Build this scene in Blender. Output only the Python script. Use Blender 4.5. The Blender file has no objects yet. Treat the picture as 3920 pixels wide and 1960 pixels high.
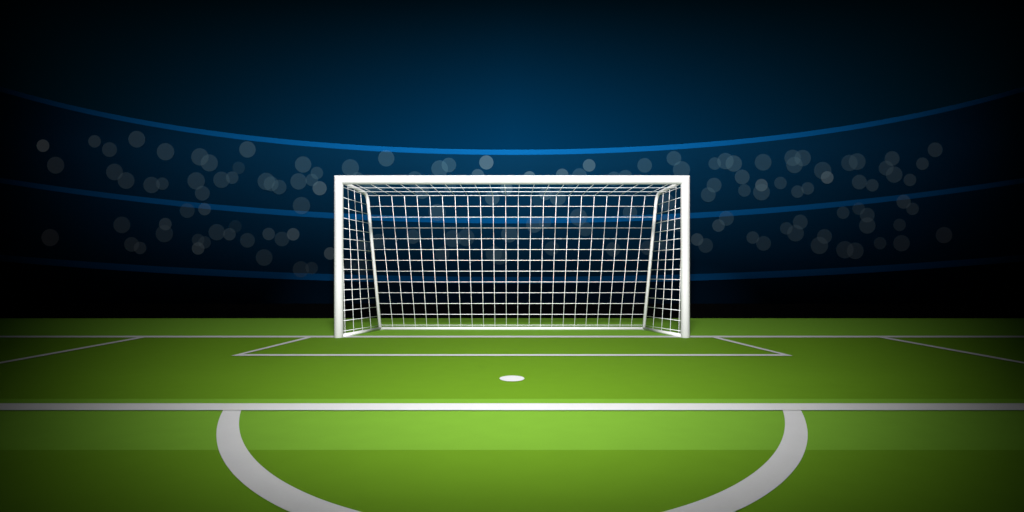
import bpy, bmesh, math
from mathutils import Vector

S = bpy.context.scene
C = S.collection
# photograph geometry: 3920 x 1960 px, level camera with a vertical lens shift
F, CX, HY, CAM_H = 2000.0, 1960.0, 1100.0, 1.06

# ---------------------------------------------------------------- helpers
def lin(c):
    c = c / 255.0
    return c / 12.92 if c <= 0.04045 else ((c + 0.055) / 1.055) ** 2.4

def ground(px, py, z=0.0):
    d = F * (CAM_H - z) / (py - HY)
    return Vector(((px - CX) / F * d, d, z))

def at(px, py, d):
    return Vector(((px - CX) / F * d, d, CAM_H + (HY - py) / F * d))

def mesh_obj(name, verts, faces, mats, parent=None, mat_idx=None, smooth=False):
    me = bpy.data.meshes.new(name)
    me.from_pydata([tuple(v) for v in verts], [], faces)
    for m in (mats if isinstance(mats, (list, tuple)) else [mats]):
        me.materials.append(m)
    if mat_idx:
        for p, i in zip(me.polygons, mat_idx):
            p.material_index = i
    bm = bmesh.new(); bm.from_mesh(me)
    bmesh.ops.recalc_face_normals(bm, faces=bm.faces)
    bm.to_mesh(me); bm.free()
    if smooth:
        me.polygons.foreach_set('use_smooth', [True] * len(me.polygons))
    me.update()
    o = bpy.data.objects.new(name, me)
    C.objects.link(o)
    if parent:
        o.parent = parent
    return o

def sheet(name, quads, mat, kind='structure', up=True):
    """flat sheet(s) on the ground, all faces turned upwards"""
    vs, fs = [], []
    for q in quads:
        b = len(vs); vs += q; fs.append(list(range(b, b + len(q))))
    o = mesh_obj(name, vs, fs, mat)
    for p in o.data.polygons:
        if p.normal.z < 0:
            p.flip()
    o.data.update()
    o['kind'] = kind
    return o

def tag(o, label, cat, group=None, kind=None):
    o['label'] = label; o['category'] = cat
    if group: o['group'] = group
    if kind: o['kind'] = kind
    return o

def empty(name, loc):
    o = bpy.data.objects.new(name, None)
    C.objects.link(o); o.location = loc; o.empty_display_size = 0.3
    return o

class Tubes:
    """round tubes swept along polylines, collected into one mesh"""
    def __init__(self): self.v, self.f = [], []
    def add(self, pts, r, n=12, caps=True):
        pts = [Vector(p) for p in pts]
        base = len(self.v)
        up = None
        for i, p in enumerate(pts):
            if i == 0: t = (pts[1] - p).normalized()
            elif i == len(pts) - 1: t = (p - pts[i - 1]).normalized()
            else: t = ((p - pts[i - 1]).normalized() + (pts[i + 1] - p).normalized()).normalized()
            if up is None:
                ref = Vector((0, 0, 1)) if abs(t.z) < 0.9 else Vector((1, 0, 0))
                up = (ref - t * ref.dot(t)).normalized()
            else:
                up = (up - t * up.dot(t)).normalized()
            s = t.cross(up)
            for k in range(n):
                a = 2 * math.pi * k / n
                self.v.append(p + up * (r * math.cos(a)) + s * (r * math.sin(a)))
        for i in range(len(pts) - 1):
            for k in range(n):
                a0 = base + i * n + k; a1 = base + i * n + (k + 1) % n
                self.f.append([a0, a1, a1 + n, a0 + n])
        if caps:
            self.f.append(list(range(base, base + n)))
            e = base + (len(pts) - 1) * n
            self.f.append(list(range(e, e + n)))
    def build(self, name, mat, parent=None):
        o = mesh_obj(name, self.v, self.f, mat, parent)
        for p in o.data.polygons:
            p.use_smooth = len(p.vertices) == 4
        return o

# ---------------------------------------------------------------- materials
def principled(name, col, rough=0.6, spec=0.3):
    m = bpy.data.materials.new(name); m.use_nodes = True
    b = m.node_tree.nodes['Principled BSDF']
    b.inputs['Base Color'].default_value = (*col, 1)
    b.inputs['Roughness'].default_value = rough
    b.inputs['Specular IOR Level'].default_value = spec
    return m

def mottled(name, col, amount, scale, rough=0.9, spec=0.05, stretch=(1, 1, 1)):
    """a base colour with fine irregular variation"""
    m = principled(name, col, rough, spec)
    nt = m.node_tree; b = nt.nodes['Principled BSDF']
    tc = nt.nodes.new('ShaderNodeTexCoord'); mp = nt.nodes.new('ShaderNodeMapping')
    mp.inputs['Scale'].default_value = stretch
    n1 = nt.nodes.new('ShaderNodeTexNoise'); n1.inputs['Scale'].default_value = scale
    n1.inputs['Detail'].default_value = 5
    n2 = nt.nodes.new('ShaderNodeTexNoise'); n2.inputs['Scale'].default_value = scale * 0.06
    n2.inputs['Detail'].default_value = 3
    add = nt.nodes.new('ShaderNodeMath'); add.operation = 'ADD'
    rng = nt.nodes.new('ShaderNodeMapRange')
    rng.inputs['From Min'].default_value = 0.6; rng.inputs['From Max'].default_value = 1.4
    rng.inputs['To Min'].default_value = 1 - amount; rng.inputs['To Max'].default_value = 1 + amount
    mul = nt.nodes.new('ShaderNodeVectorMath'); mul.operation = 'SCALE'
    mul.inputs[0].default_value = col
    L = nt.links.new
    L(tc.outputs['Object'], mp.inputs['Vector'])
    L(mp.outputs['Vector'], n1.inputs['Vector']); L(mp.outputs['Vector'], n2.inputs['Vector'])
    L(n1.outputs['Fac'], add.inputs[0]); L(n2.outputs['Fac'], add.inputs[1])
    L(add.outputs[0], rng.inputs['Value']); L(rng.outputs['Result'], mul.inputs['Scale'])
    L(mul.outputs[0], b.inputs['Base Color'])
    return m

PAINT = 0.60            # albedo of the line paint
K = PAINT
def srgb_albedo(r, g, b, k=K): return (lin(r) * k, lin(g) * k, lin(b) * k)

M_light = mottled('turf_light_stripe', srgb_albedo(141, 199, 63), 0.04, 70)
M_dark = mottled('turf_dark_stripe', srgb_albedo(124, 175, 40), 0.04, 70)
M_line = mottled('line_paint', (PAINT, PAINT, PAINT), 0.03, 60)
M_track = mottled('dark_track', (0.006, 0.007, 0.008), 0.2, 5)
M_goal = principled('white_powder_coat', (0.58, 0.575, 0.58), 0.45, 0.3)
M_net = principled('white_net_cord', (0.76, 0.76, 0.78), 0.8, 0.1)
M_stand = mottled('dark_blue_seating', srgb_albedo(1, 61, 97), 0.04, 1.5)
M_base = mottled('dark_base_wall', srgb_albedo(1, 38, 62), 0.05, 1.5)  # shade put into a darker blue, offsetting the low lamp's spill
M_band = principled('blue_fascia', srgb_albedo(1, 116, 194), 0.8, 0.05)
M_wall = mottled('black_wall', (0.0008, 0.0008, 0.001), 0.2, 4, 1.0, 0.0)

# ---------------------------------------------------------------- ground
END_D = ground(CX, 1218.5).y                        # far edge of the grass
d1, d2, d3 = (ground(CX, y).y for y in (1722.5, 1527.0, 1288.5))
track = sheet('ground', [[Vector((-400, -400, -0.03)), Vector((400, -400, -0.03)), Vector((400, 400, -0.03)), Vector((-400, 400, -0.03))]], M_track)
tag(track, 'dark bare ground round the pitch and under the stand', 'ground')

edges = [-30.0, -20.0, -12.0, -5.0, d1, d2, d3, END_D]
vs, fs, mi = [], [], []
for i in range(len(edges) - 1):
    b = len(vs)
    for (x, y) in ((-45, edges[i]), (45, edges[i]), (45, edges[i + 1]), (-45, edges[i + 1])):
        vs.append(Vector((x, y, 0)))
    fs.append([b, b + 1, b + 2, b + 3])
    mi.append(0 if (len(edges) - 2 - i) % 2 == 0 else 1)
pitch = mesh_obj('pitch', vs, fs, [M_light, M_dark], None, mi)
for p in pitch.data.polygons:
    if p.normal.z < 0: p.flip()
tag(pitch, 'green football pitch mown in light and dark stripes', 'football pitch', kind='structure')

Z1, Z2 = 0.004, 0.008
def L_(px, py, z): return ground(px, py, z)
def m_(px): return 2 * CX - px                        # mirrored pixel column

# goal line
a, b_ = ground(CX, 1291.6, Z1).y, ground(CX, 1285.2, Z1).y
gl = sheet('goal_line', [[Vector((-40, a, Z1)), Vector((40, a, Z1)), Vector((40, b_, Z1)), Vector((-40, b_, Z1))]], M_line)
tag(gl, 'thin white goal line under the goal posts, right across the pitch', 'pitch line')

# six yard box: two sloping sides and the front, mitred at the corners
o_top, i_top, o_bot, i_bot = 1171.0, 1195.0, 884.0, 930.0
yt, yo, yi = 1291.0, 1361.8, 1355.8
q = []
for f in (lambda x: x, m_):
    q.append([L_(f(o_top), yt, Z2), L_(f(i_top), yt, Z2), L_(f(i_bot), yi, Z2), L_(f(o_bot), yo, Z2)])
q.append([L_(o_bot, yo, Z2), L_(i_bot, yi, Z2), L_(m_(i_bot), yi, Z2), L_(m_(o_bot), yo, Z2)])
ga = sheet('goal_area_line', q, M_line)
tag(ga, 'thin white line of the small box in front of the goal', 'pitch line')

# penalty box: front line across the frame and two sides that run out of the frame
yf0, yf1 = 1569.6, 1543.8
def side(x0, y0, x1, y1, y): return x0 + (x1 - x0) * (y - y0) / (y1 - y0)
so = lambda y: side(525.0, 1291.5, 0.0, 1385.4, y)
si = lambda y: side(555.0, 1291.5, 0.0, 1391.8, y)
q = []
for f in (lambda x: x, m_):
    q.append([L_(f(so(yt)), yt, Z2), L_(f(si(yt)), yt, Z2), L_(f(si(yf1)), yf1, Z2), L_(f(so(yf0)), yf0, Z2)])
q.append([L_(so(yf0), yf0, Z2), L_(si(yf1), yf1, Z2), L_(m_(si(yf1)), yf1, Z2), L_(m_(so(yf0)), yf0, Z2)])
pa = sheet('penalty_area_line', q, M_line)
tag(pa, 'bold white front line and side lines of the penalty area', 'pitch line')

# penalty arc
def arc_pts(cx, cy, ra, rb, y0, n):
    t0 = math.asin((y0 - cy) / rb)                    # angle where the arc leaves the line
    out = []
    for i in range(n + 1):
        t = t0 + (math.pi - 2 * t0) * i / n
        out.append(L_(cx + ra * math.cos(t), cy + rb * math.sin(t), Z1))
    return out
N = 128
oa = arc_pts(CX, 1665, 1132.0, 446.0, 1568.5, N)
ia = arc_pts(CX, 1622, 1045.0, 404.0, 1568.5, N)
arc = sheet('penalty_arc', [[oa[i], oa[i + 1], ia[i + 1], ia[i]] for i in range(N)], M_line)
tag(arc, 'broad curved white line bulging from the penalty area towards the viewer', 'pitch line')

# penalty spot
sp = sheet('penalty_spot', [[L_(CX + 47.5 * math.cos(2 * math.pi * k / 64), 1448.6 + 11.2 * math.sin(2 * math.pi * k / 64), Z1) for k in range(64)]], M_line)
tag(sp, 'white oval penalty spot alone on the dark grass stripe', 'penalty spot')

# ---------------------------------------------------------------- the goal
GD = F * CAM_H / (1292.0 - HY)                        # distance of the posts
SC = F / GD                                           # px per metre there
PR = 17.0 / SC                                        # post radius
PX = (1960.0 - 1297.0) / SC
BZ = CAM_H + (HY - 688.7) / SC
goal = empty('football_goal', (0, GD, 0))
tag(goal, 'white goal with round posts and a square mesh net at the end of the pitch', 'goal')
inv = Vector((0, -GD, 0))
def loc(v): return Vector(v) + inv                    # world -> goal space

NS = 40
def post(sx):
    """round post, its top cut to a 45 degree mitre"""
    vs, fs = [], []
    for ring in (0, 1):
        for k in range(NS):
            t = 2 * math.pi * k / NS
            dx, dy = PR * math.cos(t), PR * math.sin(t)
            z = 0.0 if ring == 0 else BZ + sx * dx
            vs.append(loc((sx * PX + dx, GD + dy, z)))
    for k in range(NS):
        fs.append([k, (k + 1) % NS, NS + (k + 1) % NS, NS + k])
    fs.append(list(range(NS)))
    o = mesh_obj('post', vs, fs, M_goal, goal)
    for p in o.data.polygons: p.use_smooth = len(p.vertices) == 4
    return o
post(-1); post(1)
vs, fs = [], []
for sx in (-1, 1):
    for k in range(NS):
        t = 2 * math.pi * k / NS
        dz, dy = PR * math.sin(t), PR * math.cos(t)
        vs.append(loc((sx * (PX + dz), GD + dy, BZ + dz)))
for k in range(NS):
    fs.append([k, (k + 1) % NS, NS + (k + 1) % NS, NS + k])
mesh_obj('crossbar', vs, fs, M_goal, goal, smooth=True)

BT, BB = 12.4, 13.0                                   # distance of the back top and back foot
RB = 0.039
p_corner = at(1405.7, 742.0, BT)
foot = Vector(((1456.0 - CX) / F * BB, BB, RB))
def mirror(v): return Vector((-v.x, v.y, v.z))
def back_stay(sx):
    start = Vector((-PX, GD + 0.02, BZ - 0.005))
    u0 = (p_corner - start).normalized(); u1 = (foot - p_corner).normalized()
    R = 0.21
    pts = [start, start + (p_corner - start) * 0.5]
    for i in range(13):
        t = i / 12
        A, B, D = p_corner - u0 * R, p_corner, p_corner + u1 * R
        pts.append(A * (1 - t) ** 2 + B * 2 * t * (1 - t) + D * t * t)
    pts.append(Vector((foot.x, foot.y, 0.0)))
    if sx > 0: pts = [mirror(p) for p in pts]
    T = Tubes(); T.add([loc(p) for p in pts], RB, 20)
    T.build('back_stay', M_goal, goal)
back_stay(-1); back_stay(1)
T = Tubes(); T.add([loc(Vector((foot.x + RB * 0.8, BB + 0.01, RB))), loc(Vector((-foot.x - RB * 0.8, BB + 0.01, RB)))], RB * 0.97, 20)
T.build('ground_bar', M_goal, goal)
for sx in (-1, 1):
    p0 = Vector((-PX + PR * 0.6, GD, RB)); p1 = Vector((foot.x - 0.005, BB - RB * 0.7, RB))
    if sx > 0: p0, p1 = mirror(p0), mirror(p1)
    T = Tubes(); T.add([loc(p0), loc(p1)], RB * 0.95, 20)
    T.build('ground_bar', M_goal, goal)

# nets: cords of the back, the roof and the two sides
CR = 0.0058
NY = [748.7 + 41.32 * k for k in range(13)]           # image rows of the back net's level cords
zt = CAM_H + (HY - NY[0]) / F * BT
def on_back(px, py):
    """point of the leaning back plane seen at this pixel"""
    m = (HY - py) / F                                  # z = CAM_H + m d ; d = BT + (BB-BT)*(zt-z)/zt
    g = (BB - BT) / zt
    d = (BT + g * (zt - CAM_H)) / (1 + g * m)
    return at(px, py, d)
def pole_x(py): return 1405.7 + (1456.0 - 1405.7) * (py - 742.0) / (1257.0 - 742.0)
back = Tubes()
for k, y in enumerate(NY):
    x = pole_x(y)
    back.add([loc(on_back(x, y)), loc(on_back(m_(x), y))], CR, 8)
for k in range(11):
    for s in (-1, 1):
        back.add([loc(on_back(CX + s * (24.3 + 48.5 * k), NY[0])), loc(on_back(CX + s * (21.7 + 43.45 * k), 1250.5))], CR, 8)
back.build('net', M_net, goal)['label'] = 'back panel of the square white net'

roof = Tubes()
FD = GD + PR * 0.5
zf = BZ - 0.075
for k in range(11):
    for s in (-1, 1):
        p1 = on_back(CX + s * (24.3 + 48.5 * k), NY[0])
        f_ = at(CX + s * (28.6 + 57.1 * k), 705.0, GD + 0.06)
        p0 = p1 + (f_ - p1) * 1.0
        p0.z = zf
        roof.add([loc(p0), loc(p1)], CR, 8)
for y in (719.0, 734.0):
    t = (HY - y) / F
    d = (zt - CAM_H) / t
    hw = PX + (abs(p_corner.x) - PX) * (d - GD) / (BT - GD)
    roof.add([loc((-hw, d, zt)), loc((hw, d, zt))], CR, 8)
roof.build('net', M_net, goal)['label'] = 'top panel of the net behind the crossbar'

def on_pole(py):
    d = BT + (BB - BT) * (py - 742.0) / (1257.0 - 742.0)
    return at(pole_x(py), py, d)
for sx in (-1, 1):
    sd = Tubes()
    fl = lambda v: loc(v if sx < 0 else mirror(v))
    fronts, backs = [], []
    for k in range(15):
        f0 = at(1309.0, 715.0 + 39.5 * k, GD)
        b0 = on_pole(749.5 + 35.42 * k)
        fronts.append(f0); backs.append(b0)
        sd.add([fl(f0), fl(b0)], CR, 8)
    topline = [(1306.8, 706.0), (1331.4, 711.0), (1356.0, 724.5), (1380.5, 737.5)]
    botline = [(1321.4, 1276.5), (1354.6, 1270.5), (1387.4, 1264.5), (1420.3, 1258.5)]
    for (xt, ytp), (xb, yb) in zip(topline, botline):
        # the side plane: distance grows from post to pole with the position between them
        ft = (xt - 1297.0) / (1405.7 - 1297.0); fb = (xb - 1299.0) / (1456.0 - 1299.0)
        dt = 1 / ((1 - ft) / GD + ft / BT); db = 1 / ((1 - fb) / GD + fb / BB)
        sd.add([fl(at(xt, ytp, dt)), fl(at(xb, yb, db))], CR, 8)
    sd.build('net', M_net, goal)['label'] = 'narrow side panel of the net between post and back stay'

# ---------------------------------------------------------------- the stand
def band_top(x): x -= CX; return 573.0 - 5.1e-5 * x * x - 3.1e-12 * x ** 4
def band_bot(x): return band_top(x) + 26.0 + 2.0 * ((x - CX) / CX) ** 2
def mid_top(x): return 833.6 - 3.97e-5 * (x - CX) ** 2
def mid_bot(x): return mid_top(x) + 25.0
def low_top(x): return 1060.0 - 2.21e-5 * (x - CX) ** 2
def low_bot(x): return low_top(x) + 25.0
R0, TREAD = 34.0, 0.55
R_LOW = R0; N1, N2 = 7, 9
R_MID = R0 + TREAD * (N1 + 1); R_TOP = R_MID + TREAD * (N2 + 1)
AMAX = math.atan(CX / F)
AZ = [math.radians(d * 0.75) for d in range(-140, 141)]
def zc(fn, R, a):
    a = max(-AMAX, min(AMAX, a))
    return CAM_H + R * math.cos(a) * (HY - fn(CX + F * math.tan(a))) / F
def ring(R, zf_, offs=0.0):
    return [Vector(((R + offs) * math.sin(a), (R + offs) * math.cos(a), zf_(a))) for a in AZ]
def strip(rings):
    n = len(AZ); vs, fs = [], []
    for r in rings: vs += r
    for j in range(len(rings) - 1):
        for i in range(n - 1):
            fs.append([j * n + i, j * n + i + 1, (j + 1) * n + i + 1, (j + 1) * n + i])
    return vs, fs
stand = empty('grandstand', (0, R0, 0))
tag(stand, 'dark blue curved stadium stand with three bright blue bands round the pitch', 'grandstand')
SO = Vector((0, -R0, 0))
def part(name, rings, mat, label=None):
    vs, fs = strip(rings)
    o = mesh_obj(name, [v + SO for v in vs], fs, mat, stand)
    if label: o['label'] = label
    return o
part('base_wall', [ring(R0, lambda a: -0.05), ring(R0, lambda a: zc(low_bot, R0, a))], M_base)
def fascia(R, bot, top, label):
    zb, zt_ = (lambda a: zc(bot, R, a)), (lambda a: zc(top, R, a))
    part('fascia_band', [ring(R, zb, 0.12), ring(R, zb), ring(R, zt_), ring(R, zt_, TREAD)], M_band, label)
fascia(R_LOW, low_bot, low_top, 'dimmest lowest blue band')
fascia(R_MID, mid_bot, mid_top, 'middle blue band')
fascia(R_TOP, band_bot, band_top, 'bright blue band along the top edge of the stand')
def tier(n, Ra, top_a, Rb, bot_b, label):
    rings = []
    for j in range(1, n + 1):
        R = Ra + TREAD * j
        for e in (0, 1):
            t = (j - 1 + e) / n
            zz = lambda a, t=t: zc(top_a, Ra, a) * (1 - t) + zc(bot_b, Rb, a) * t - (0.002 if t == 0 else 0)
            rings.append(ring(R, zz))
    zlast = lambda a: zc(bot_b, Rb, a)
    rings.append(ring(Rb + 0.119, zlast))
    part('seating_tier', rings, M_stand, label)
tier(N1, R_LOW, low_top, R_MID, mid_bot, 'lower dark blue tier between the lowest and middle bands')
tier(N2, R_MID, mid_top, R_TOP, band_bot, 'upper dark blue tier between the middle and top bands')

WH = 0.50
wy = END_D + 0.02
vs = [Vector((x, wy + y, z)) for x in (-27, 27) for y in (0, 0.12) for z in (-0.03, WH)]
fs = [[0, 1, 3, 2], [4, 5, 7, 6], [0, 1, 5, 4], [2, 3, 7, 6], [1, 3, 7, 5]]
wall = mesh_obj('perimeter_wall', vs, fs, M_wall)
tag(wall, 'low black wall along the far edge of the grass behind the goal', 'wall')

# ---------------------------------------------------------------- lights in the crowd
# px, py, radius px, strength (white share in percent, 16 is usual)
LT = []
def grp(ox, oy, s, rows):
    for (x, y, r, a) in rows: LT.append((ox + x * s, oy + y * s, r * s, a))
S1 = 1300 / 2093
grp(0, 300, S1, [
 (265,415,39,24),(343,535,53,13),(583,388,39,16),(675,439,46,14),(843,375,52,16),(1020,452,54,16),(706,577,52,14),(777,630,52,14),
 (934,657,51,14),(1001,649,39,14),(1232,484,54,16),(1290,521,53,16),(1525,438,51,18),(1471,552,39,9),(1209,632,54,15),(1365,625,51,14),
 (1431,612,39,15),(1247,708,46,15),(1154,815,46,12),(1261,806,39,17),(1641,635,54,15),(1671,650,46,15),(1720,670,46,14),(1868,531,51,17),
 (1953,583,39,15),(1840,635,51,16),(1922,626,39,15),(1970,677,44,26),(1858,784,54,15),(751,903,52,11),(1019,898,39,17),(1013,957,54,11),
 (309,981,54,9),(811,1023,46,11),(863,1045,39,12),(1221,996,39,11),(1261,1011,39,11),(1221,1048,39,19),(1336,948,51,13),(1414,961,39,16),
 (1451,912,39,7),(1525,998,46,13),(1656,959,39,17),(1738,990,46,13),(1807,961,39,24),(1628,1104,52,12),(1854,1177,51,11),(1921,1169,39,11),
 (2035,1079,39,24)])
grp(2620, 300, S1, [
 (187,525,39,15),(253,510,51,16),(304,525,51,17),(485,517,52,15),(356,608,46,17),(183,658,46,16),(147,717,46,15),(370,691,39,14),
 (475,658,39,25),(475,701,52,15),(592,645,39,14),(697,698,39,15),(760,678,39,15),(667,490,51,15),(729,491,51,15),(678,534,51,15),
 (852,568,54,14),(880,611,39,27),(1017,521,51,13),(1065,513,52,14),(1078,639,46,15),(1158,659,39,15),(1243,553,46,14),(1280,494,46,15),
 (1293,593,51,14),(1390,626,39,14),(1467,526,39,15),(1545,440,46,14),(1351,760,44,15),(1406,804,39,12),(1074,803,39,11),(978,828,39,13),
 (1127,843,46,13),(1127,907,51,13),(1326,903,39,10),(1206,1016,39,9),(1338,1016,51,10),(1600,966,51,9),(989,1056,54,11),(1053,1063,52,11),
 (863,974,46,13),(832,1030,54,13),(714,885,46,14),(628,924,39,13),(685,954,52,13),(421,981,39,15),(488,1017,46,13),(210,907,39,18),
 (259,863,46,14),(78,993,39,20),(131,1030,46,13)])
grp(1240, 520, 0.4503, [
 (225,272,74,16),(530,191,70,17),(984,279,72,17),(1062,248,63,17),(1381,226,61,29),(1308,335,54,22),(1552,449,54,22),(1431,529,63,16),
 (834,475,63,15),(1072,436,54,13),(963,652,74,15),(1575,838,70,14),(1444,1005,70,13),(1495,1027,70,12)])
grp(1940, 520, 0.4503, [
 (193,354,54,30),(471,332,54,25),(537,380,54,14),(618,338,63,16),(700,251,54,26),(1172,251,63,16),(1421,191,63,16),(1485,288,74,16),
 (328,493,54,19),(434,525,70,15),(270,550,54,8),(233,755,70,14),(325,737,54,11),(610,692,74,14),(384,957,63,12)])
LT += [(1369,683,24.5,16),(1398.5,710,23.5,14),(1421,719,28,13),(1458.6,708,24,12),(1588,687.6,32.5,14),(2350,684.5,28,15),(2394.4,678,28,15),
 (1449.5,922.8,28,12),(1384,933.5,24,14),(1418.4,949,24,9),(1580.5,906,28,13),(1732.8,914,33,12),(1784,910,33,12),(1693,973,28,13),
 (1338,1019,24,10),(1385.4,1022,32.5,9),(2240.4,877,28,12),(2411.6,813.6,28,13),(2347,954.3,28,13),(2479.5,949,28,12),(2512.5,925,24,10),
 (2546.5,943.6,24,13),(2551,855,31.5,12),(2600,863,24,12),(2550.5,773.6,33,13)]

BGC = (1, 57, 95)
GX, GU, GD_, GP = 2070.0, 690.0, 670.0, 1.2
def glow(px, py):                                      # how far the floodlit blue reaches, 0..1 in display value
    vx = 1 - (abs(px - CX) / GX) ** GP
    vy = 1 - (abs(py - 560.0) / (GU if py < 560 else GD_)) ** GP
    return max(0.0, vx) * max(0.0, vy)

M_lamp = bpy.data.materials.new('translucent_glowing_globe'); M_lamp.use_nodes = True
nt = M_lamp.node_tree; nt.nodes.clear()
oi = nt.nodes.new('ShaderNodeObjectInfo')
lw = nt.nodes.new('ShaderNodeLayerWeight'); lw.inputs['Blend'].default_value = 0.5
rm = nt.nodes.new('ShaderNodeMapRange')
rm.inputs['From Min'].default_value = 0.66; rm.inputs['From Max'].default_value = 0.74
rm.inputs['To Min'].default_value = 1.0; rm.inputs['To Max'].default_value = 1.28
em = nt.nodes.new('ShaderNodeEmission'); tr = nt.nodes.new('ShaderNodeBsdfTransparent')
tr.inputs['Color'].default_value = (0.93, 0.93, 0.93, 1)
ad = nt.nodes.new('ShaderNodeAddShader'); ou = nt.nodes.new('ShaderNodeOutputMaterial')
nt.links.new(lw.outputs['Facing'], rm.inputs['Value'])
nt.links.new(oi.outputs['Color'], em.inputs['Color']); nt.links.new(rm.outputs['Result'], em.inputs['Strength'])
nt.links.new(em.outputs[0], ad.inputs[0]); nt.links.new(tr.outputs[0], ad.inputs[1]); nt.links.new(ad.outputs[0], ou.inputs['Surface'])
M_lamp.cycles.emission_sampling = 'NONE'

bm = bmesh.new(); bmesh.ops.create_uvsphere(bm, u_segments=48, v_segments=24, radius=1.0)
globe_me = bpy.data.meshes.new('crowd_light'); bm.to_mesh(globe_me); bm.free()
globe_me.polygons.foreach_set('use_smooth', [True] * len(globe_me.polygons))
globe_me.materials.append(M_lamp)

def bowl_R(px, py):
    if py >= low_top(px): return R_LOW
    if py >= mid_bot(px): return R_LOW + (R_MID - R_LOW) * (low_top(px) - py) / (low_top(px) - mid_bot(px))
    if py >= mid_top(px): return R_MID
    return R_MID + (R_TOP - R_MID) * (mid_top(px) - py) / (mid_top(px) - band_bot(px))
TRANS = 0.93 ** 2
FLAT = 0.22                                            # the globes are flat lenses that face the pitch
placed = []
first = None
for (px, py, r, a) in LT:
    az = math.atan((px - CX) / F)
    lowest = min(bowl_R(px, py + r * 1.0), bowl_R(px, py))
    R = lowest
    while True:                                        # step forward until clear of stand and other globes
        R -= 0.05
        d = R * math.cos(az)
        c = at(px, py, d); rad = r / F * d * 0.985
        if R + rad * (FLAT * math.cos(az) + abs(math.sin(az))) > lowest - 0.40: continue
        if all(math.hypot(c.x - q.x, c.z - q.z) > rad + s or abs(c.y - q.y) > (rad + s) * FLAT + 0.02 for q, s in placed): break
    placed.append((c, rad))
    o = bpy.data.objects.new('crowd_light', globe_me) if first is None else first.copy()
    first = first or o
    C.objects.link(o)
    o.location = c; o.scale = (rad, rad * FLAT, rad)
    V = glow(px, py)
    on = lambda y0, y1: y0 <= py <= y1
    bg = [v * V for v in BGC]
    if 1320 < px < 2600 and py > 700: a *= 1.2         # those seen through the net are a little stronger
    w = a / 100.0 * 270 * (0.34 + 0.66 * V)
    tgt = [lin(w * k + v * (1 - a / 100.0)) for v, k in zip(bg, (1.06, 0.99, 0.93))]
    e = [max(0.0, t - TRANS * lin(v)) / (1 + 0.93) for t, v in zip(tgt, bg)]
    o.color = (*e, 1)
    o['category'] = 'light'; o['group'] = 'round lights glowing in the dark stand'
    o['_k'] = 0

# words that single each light out: where it glows, how big and bright it is, what it touches, then its turn from the goal's left
ORD = ['first','second','third','fourth','fifth','sixth','seventh','eighth','ninth','tenth','eleventh','twelfth']
lights = [o for o in C.objects if o.name.startswith('crowd_light')]
classes = {}
for o, (px, py, r, a) in zip(lights, LT):
    size = 'small' if r < 26 else ('medium' if r < 30 else 'large')
    tone = 'bright' if a >= 20 else ('faint' if a <= 11 else 'pale')
    n = sum(1 for (x, y, s, _) in LT if 0 < math.hypot(x - px, y - py) < r + s - 2)
    touch = '' if n == 0 else ('overlapping another' if n == 1 else 'overlapping several')
    hit_mid = py + r > mid_top(px) + 3 and py - r < mid_bot(px) - 3
    low = py > mid_top(px) + 12
    if px + r > 1280 and px - r < 2640 and py + r > 675 and py - r < 700:
        where = 'partly behind the crossbar'
    elif hit_mid: where = 'crossing the middle band'
    elif py - r < band_bot(px) + 1: where = 'touching the top blue band'
    else: where = 'in the lower tier' if low else 'in the upper tier'
    if px < 1290: side_ = 'left of the goal'
    elif px > 2630: side_ = 'right of the goal'
    elif py < 672: side_ = 'above the goal'
    elif px < 1405 or px > 2515: side_ = 'behind the side net'
    elif where.startswith('partly'): side_ = ''
    else: side_ = 'behind the back net'
    if where.startswith('partly'): side_ = ''
    classes.setdefault((size, tone, touch, where, side_), []).append((px, o))
for (size, tone, touch, where, side_), mem in classes.items():
    mem.sort(key=lambda m: m[0])
    for i, (px, o) in enumerate(mem):
        t = f'{size} {tone} light'
        if touch: t += ' ' + touch
        t += f' {where}'
        if side_: t += ' ' + side_
        if len(mem) == 2: t += ', ' + ('leftmost' if i == 0 else 'rightmost')
        elif len(mem) > 2: t += ', ' + ('leftmost' if i == 0 else 'rightmost' if i == len(mem) - 1 else ORD[i] + ' from left')
        o['label'] = t
        del o['_k']

# ---------------------------------------------------------------- light
class G:
    """tiny node-math builder"""
    def __init__(self, nt): self.nt = nt
    def val(self, s, sock):
        if isinstance(s, (int, float)): sock.default_value = s
        else: self.nt.links.new(s, sock)
    def m(self, op, a, b=0.0, c=0.0):
        n = self.nt.nodes.new('ShaderNodeMath'); n.operation = op
        for s, k in zip((a, b, c), n.inputs): self.val(s, k)
        return n.outputs[0]

def lamp(name, z, radius):
    l = bpy.data.lights.new(name, 'POINT'); l.energy = 4 * math.pi; l.shadow_soft_size = radius
    l.color = (1, 1, 1)
    o = bpy.data.objects.new(name, l); C.objects.link(o); o.location = (0, 0, z)
    l.use_nodes = True
    nt = l.node_tree; nt.nodes.clear()
    g = G(nt)
    geo = nt.nodes.new('ShaderNodeNewGeometry'); sx = nt.nodes.new('ShaderNodeSeparateXYZ')
    nt.links.new(geo.outputs['Incoming'], sx.inputs[0])
    em = nt.nodes.new('ShaderNodeEmission'); ou = nt.nodes.new('ShaderNodeOutputLight')
    nt.links.new(em.outputs[0], ou.inputs['Surface'])
    return g, sx.outputs[0], sx.outputs[1], sx.outputs[2], em

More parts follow.
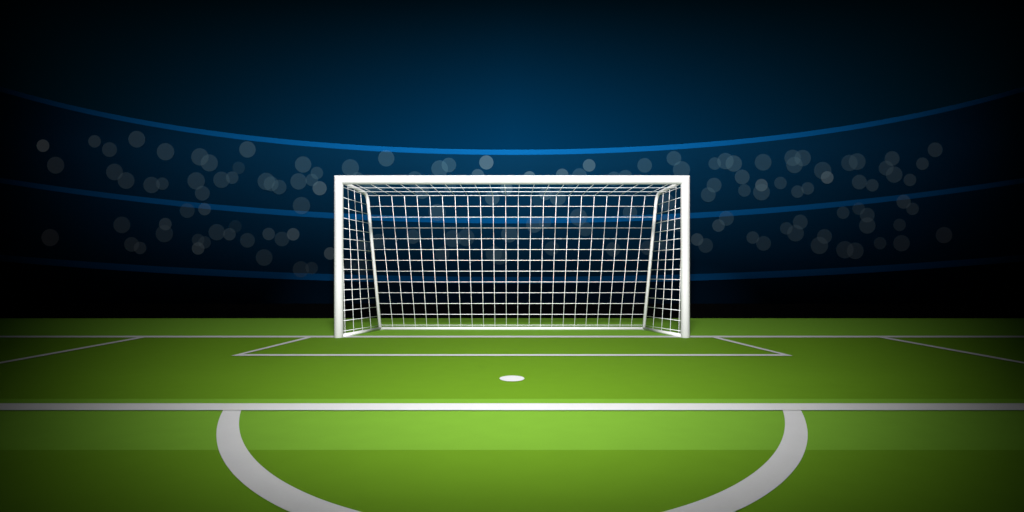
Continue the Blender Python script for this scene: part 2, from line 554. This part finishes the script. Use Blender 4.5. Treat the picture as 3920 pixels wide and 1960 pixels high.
REF = 1.06 * math.pi / PAINT
def ramp(g, x, a, b):
    mr = g.nt.nodes.new('ShaderNodeMapRange'); mr.interpolation_type = 'SMOOTHSTEP'
    g.val(x, mr.inputs['Value'])
    mr.inputs['From Min'].default_value = a; mr.inputs['From Max'].default_value = b
    return mr.outputs['Result']
LH, LE = 1.35, 1.08
def goal_beam(g, u, t):
    """beam of the low lamp: u = sideways slope, t = upward slope"""
    I = g.m('MULTIPLY', ramp(g, t, -0.19, -0.13), g.m('SUBTRACT', 1.0, g.m('MULTIPLY', ramp(g, t, -0.06, 0.13), 0.48)))
    I = g.m('MULTIPLY', I, g.m('SUBTRACT', 1.0, ramp(g, t, 0.19, 0.24)))
    return g.m('MULTIPLY', I, g.m('SUBTRACT', 1.0, ramp(g, u, 0.345, 0.52)))
# pitch floodlight: an asymmetric beam that evens out the distance along the pitch
PH = 10.0
g, dx, dy, dz, em = lamp('pitch_floodlight', PH, 0.8)
yy = g.m('MAXIMUM', dy, 0.02)
u = g.m('DIVIDE', dx, yy)
v = g.m('DIVIDE', g.m('MULTIPLY', dz, -1.0), yy)
reach = g.m('MULTIPLY_ADD', v, F * CAM_H / PH, HY - 1600.0)
fx = g.m('POWER', g.m('ABSOLUTE', g.m('MULTIPLY', u, F / 1960.0)), 1.65)
fy = g.m('MULTIPLY', g.m('POWER', g.m('ABSOLUTE', reach), 1.75), 1.15e-5)
V = g.m('MULTIPLY', g.m('MAXIMUM', g.m('SUBTRACT', 1.0, g.m('MULTIPLY', fx, 0.83)), 0.0), g.m('MAXIMUM', g.m('SUBTRACT', 1.0, fy), 0.0))
near = g.m('MULTIPLY', g.m('MAXIMUM', reach, 0.0), 1 / 360.0)
V = g.m('MAXIMUM', g.m('SUBTRACT', V, g.m('MULTIPLY', g.m('MULTIPLY', fx, near), 0.10)), 0.02)
E = g.m('POWER', V, 2.2)
down = g.m('MAXIMUM', g.m('MULTIPLY', dz, -1.0), 0.36)
dist = g.m('DIVIDE', PH, g.m('MAXIMUM', v, 0.1))
spill = g.m('DIVIDE', g.m('MULTIPLY', goal_beam(g, g.m('ABSOLUTE', u), g.m('DIVIDE', -LH, dist)), LE * 125.0 * LH), g.m('POWER', dist, 3.0))
E = g.m('MAXIMUM', g.m('SUBTRACT', E, spill), 0.0)
I = g.m('DIVIDE', g.m('MULTIPLY', E, REF * PH * PH), g.m('POWER', down, 3.0))
# cut-off: the beam fades out above the far edge of the pitch
I = g.m('MULTIPLY', I, ramp(g, v, 0.45, 0.52))
front = g.m('GREATER_THAN', dy, 0.02)
g.val(g.m('MULTIPLY', I, front), em.inputs['Strength'])

# unseen low fill lamp, added to brighten the posts and stays
g, dx, dy, dz, em = lamp('goal_fill_lamp', LH, 0.2)
yy = g.m('MAXIMUM', dy, 0.02)
u = g.m('ABSOLUTE', g.m('DIVIDE', dx, yy))
t = g.m('DIVIDE', dz, yy)
I = g.m('MULTIPLY', goal_beam(g, u, t), LE * REF * 125.0)
g.val(g.m('MULTIPLY', I, g.m('GREATER_THAN', dy, 0.02)), em.inputs['Strength'])

# stand floodlight: an oval beam on the middle of the stand
SH = 5.5
g, dx, dy, dz, em = lamp('stand_floodlight', SH, 0.3)
yy = g.m('MAXIMUM', dy, 0.02)
u = g.m('DIVIDE', dx, yy)
w = g.m('DIVIDE', dz, yy)
R = g.m('MULTIPLY_ADD', g.m('ADD', w, 0.115), 37.4, 34.0)
cosa = g.m('DIVIDE', 1.0, g.m('SQRT', g.m('MULTIPLY_ADD', u, u, 1.0)))
dep = g.m('MULTIPLY', R, cosa)
sl = g.m('ADD', w, g.m('DIVIDE', SH - CAM_H, dep))
img = g.m('MULTIPLY_ADD', sl, -F, HY)
qx = g.m('POWER', g.m('ABSOLUTE', g.m('MULTIPLY', u, F / GX)), GP)
off = g.m('SUBTRACT', img, 560.0)
qy = g.m('POWER', g.m('ADD', g.m('DIVIDE', g.m('MAXIMUM', off, 0.0), GD_), g.m('DIVIDE', g.m('MAXIMUM', g.m('MULTIPLY', off, -1.0), 0.0), GU)), GP)
V = g.m('MULTIPLY', g.m('MAXIMUM', g.m('SUBTRACT', 1.0, qx), 0.0), g.m('MAXIMUM', g.m('SUBTRACT', 1.0, qy), 0.0))
B = g.m('POWER', V, 1.95)
tl = g.m('ADD', w, g.m('DIVIDE', SH - LH, dep))
spill = g.m('DIVIDE', g.m('MULTIPLY', goal_beam(g, g.m('ABSOLUTE', u), tl), LE * 125.0), g.m('MULTIPLY', R, R))
B = g.m('MAXIMUM', g.m('SUBTRACT', B, spill), 0.0)
I = g.m('MULTIPLY', g.m('MULTIPLY', B, REF), g.m('MULTIPLY', R, R))
g.val(g.m('MULTIPLY', I, g.m('GREATER_THAN', dy, 0.02)), em.inputs['Strength'])

# night sky with the blue glow of the floodlit stadium
W = bpy.data.worlds.new('World'); S.world = W; W.use_nodes = True
nt = W.node_tree; bg = nt.nodes['Background']
g = G(nt)
tc = nt.nodes.new('ShaderNodeTexCoord'); sx = nt.nodes.new('ShaderNodeSeparateXYZ')
nt.links.new(tc.outputs['Generated'], sx.inputs[0])
dx, dy, dz = sx.outputs
yy = g.m('MAXIMUM', dy, 0.02)
u = g.m('DIVIDE', dx, yy); w = g.m('DIVIDE', dz, yy)
qx = g.m('POWER', g.m('ABSOLUTE', g.m('MULTIPLY', u, F / GX)), GP)
qy = g.m('POWER', g.m('ABSOLUTE', g.m('MULTIPLY', g.m('SUBTRACT', w, (HY - 560.0) / F), F / GU)), GP)
V = g.m('MULTIPLY', g.m('MAXIMUM', g.m('SUBTRACT', 1.0, qx), 0.0), g.m('MAXIMUM', g.m('SUBTRACT', 1.0, qy), 0.0))
V = g.m('MULTIPLY', V, g.m('GREATER_THAN', dy, 0.02))
cc = nt.nodes.new('ShaderNodeCombineColor')
for k in range(3):                                     # display value to linear light, channel by channel
    x = g.m('MULTIPLY', V, BGC[k] / 255.0)
    hi = g.m('POWER', g.m('MULTIPLY', g.m('ADD', x, 0.055), 1 / 1.055), 2.4)
    lo = g.m('MULTIPLY', x, 1 / 12.92)
    sel = g.m('GREATER_THAN', x, 0.04045)
    g.val(g.m('ADD', g.m('MULTIPLY', hi, sel), g.m('MULTIPLY', lo, g.m('SUBTRACT', 1.0, sel))), cc.inputs[k])
nt.links.new(cc.outputs[0], bg.inputs['Color'])
bg.inputs['Strength'].default_value = 1.0

# ---------------------------------------------------------------- camera
cam = bpy.data.cameras.new('camera'); co = bpy.data.objects.new('camera', cam); C.objects.link(co)
co.location = (0, 0, CAM_H); co.rotation_euler = (math.radians(90), 0, 0)
cam.sensor_fit = 'HORIZONTAL'; cam.sensor_width = 36.0; cam.lens = 36.0 * F / 3920.0
cam.shift_y = (HY - 980.0) / 3920.0
cam.clip_start = 0.05; cam.clip_end = 2000
S.camera = co
S.view_settings.view_transform = 'Standard'; S.view_settings.look = 'None'
S.view_settings.exposure = 0; S.view_settings.gamma = 1
S.cycles.transparent_max_bounces = 24
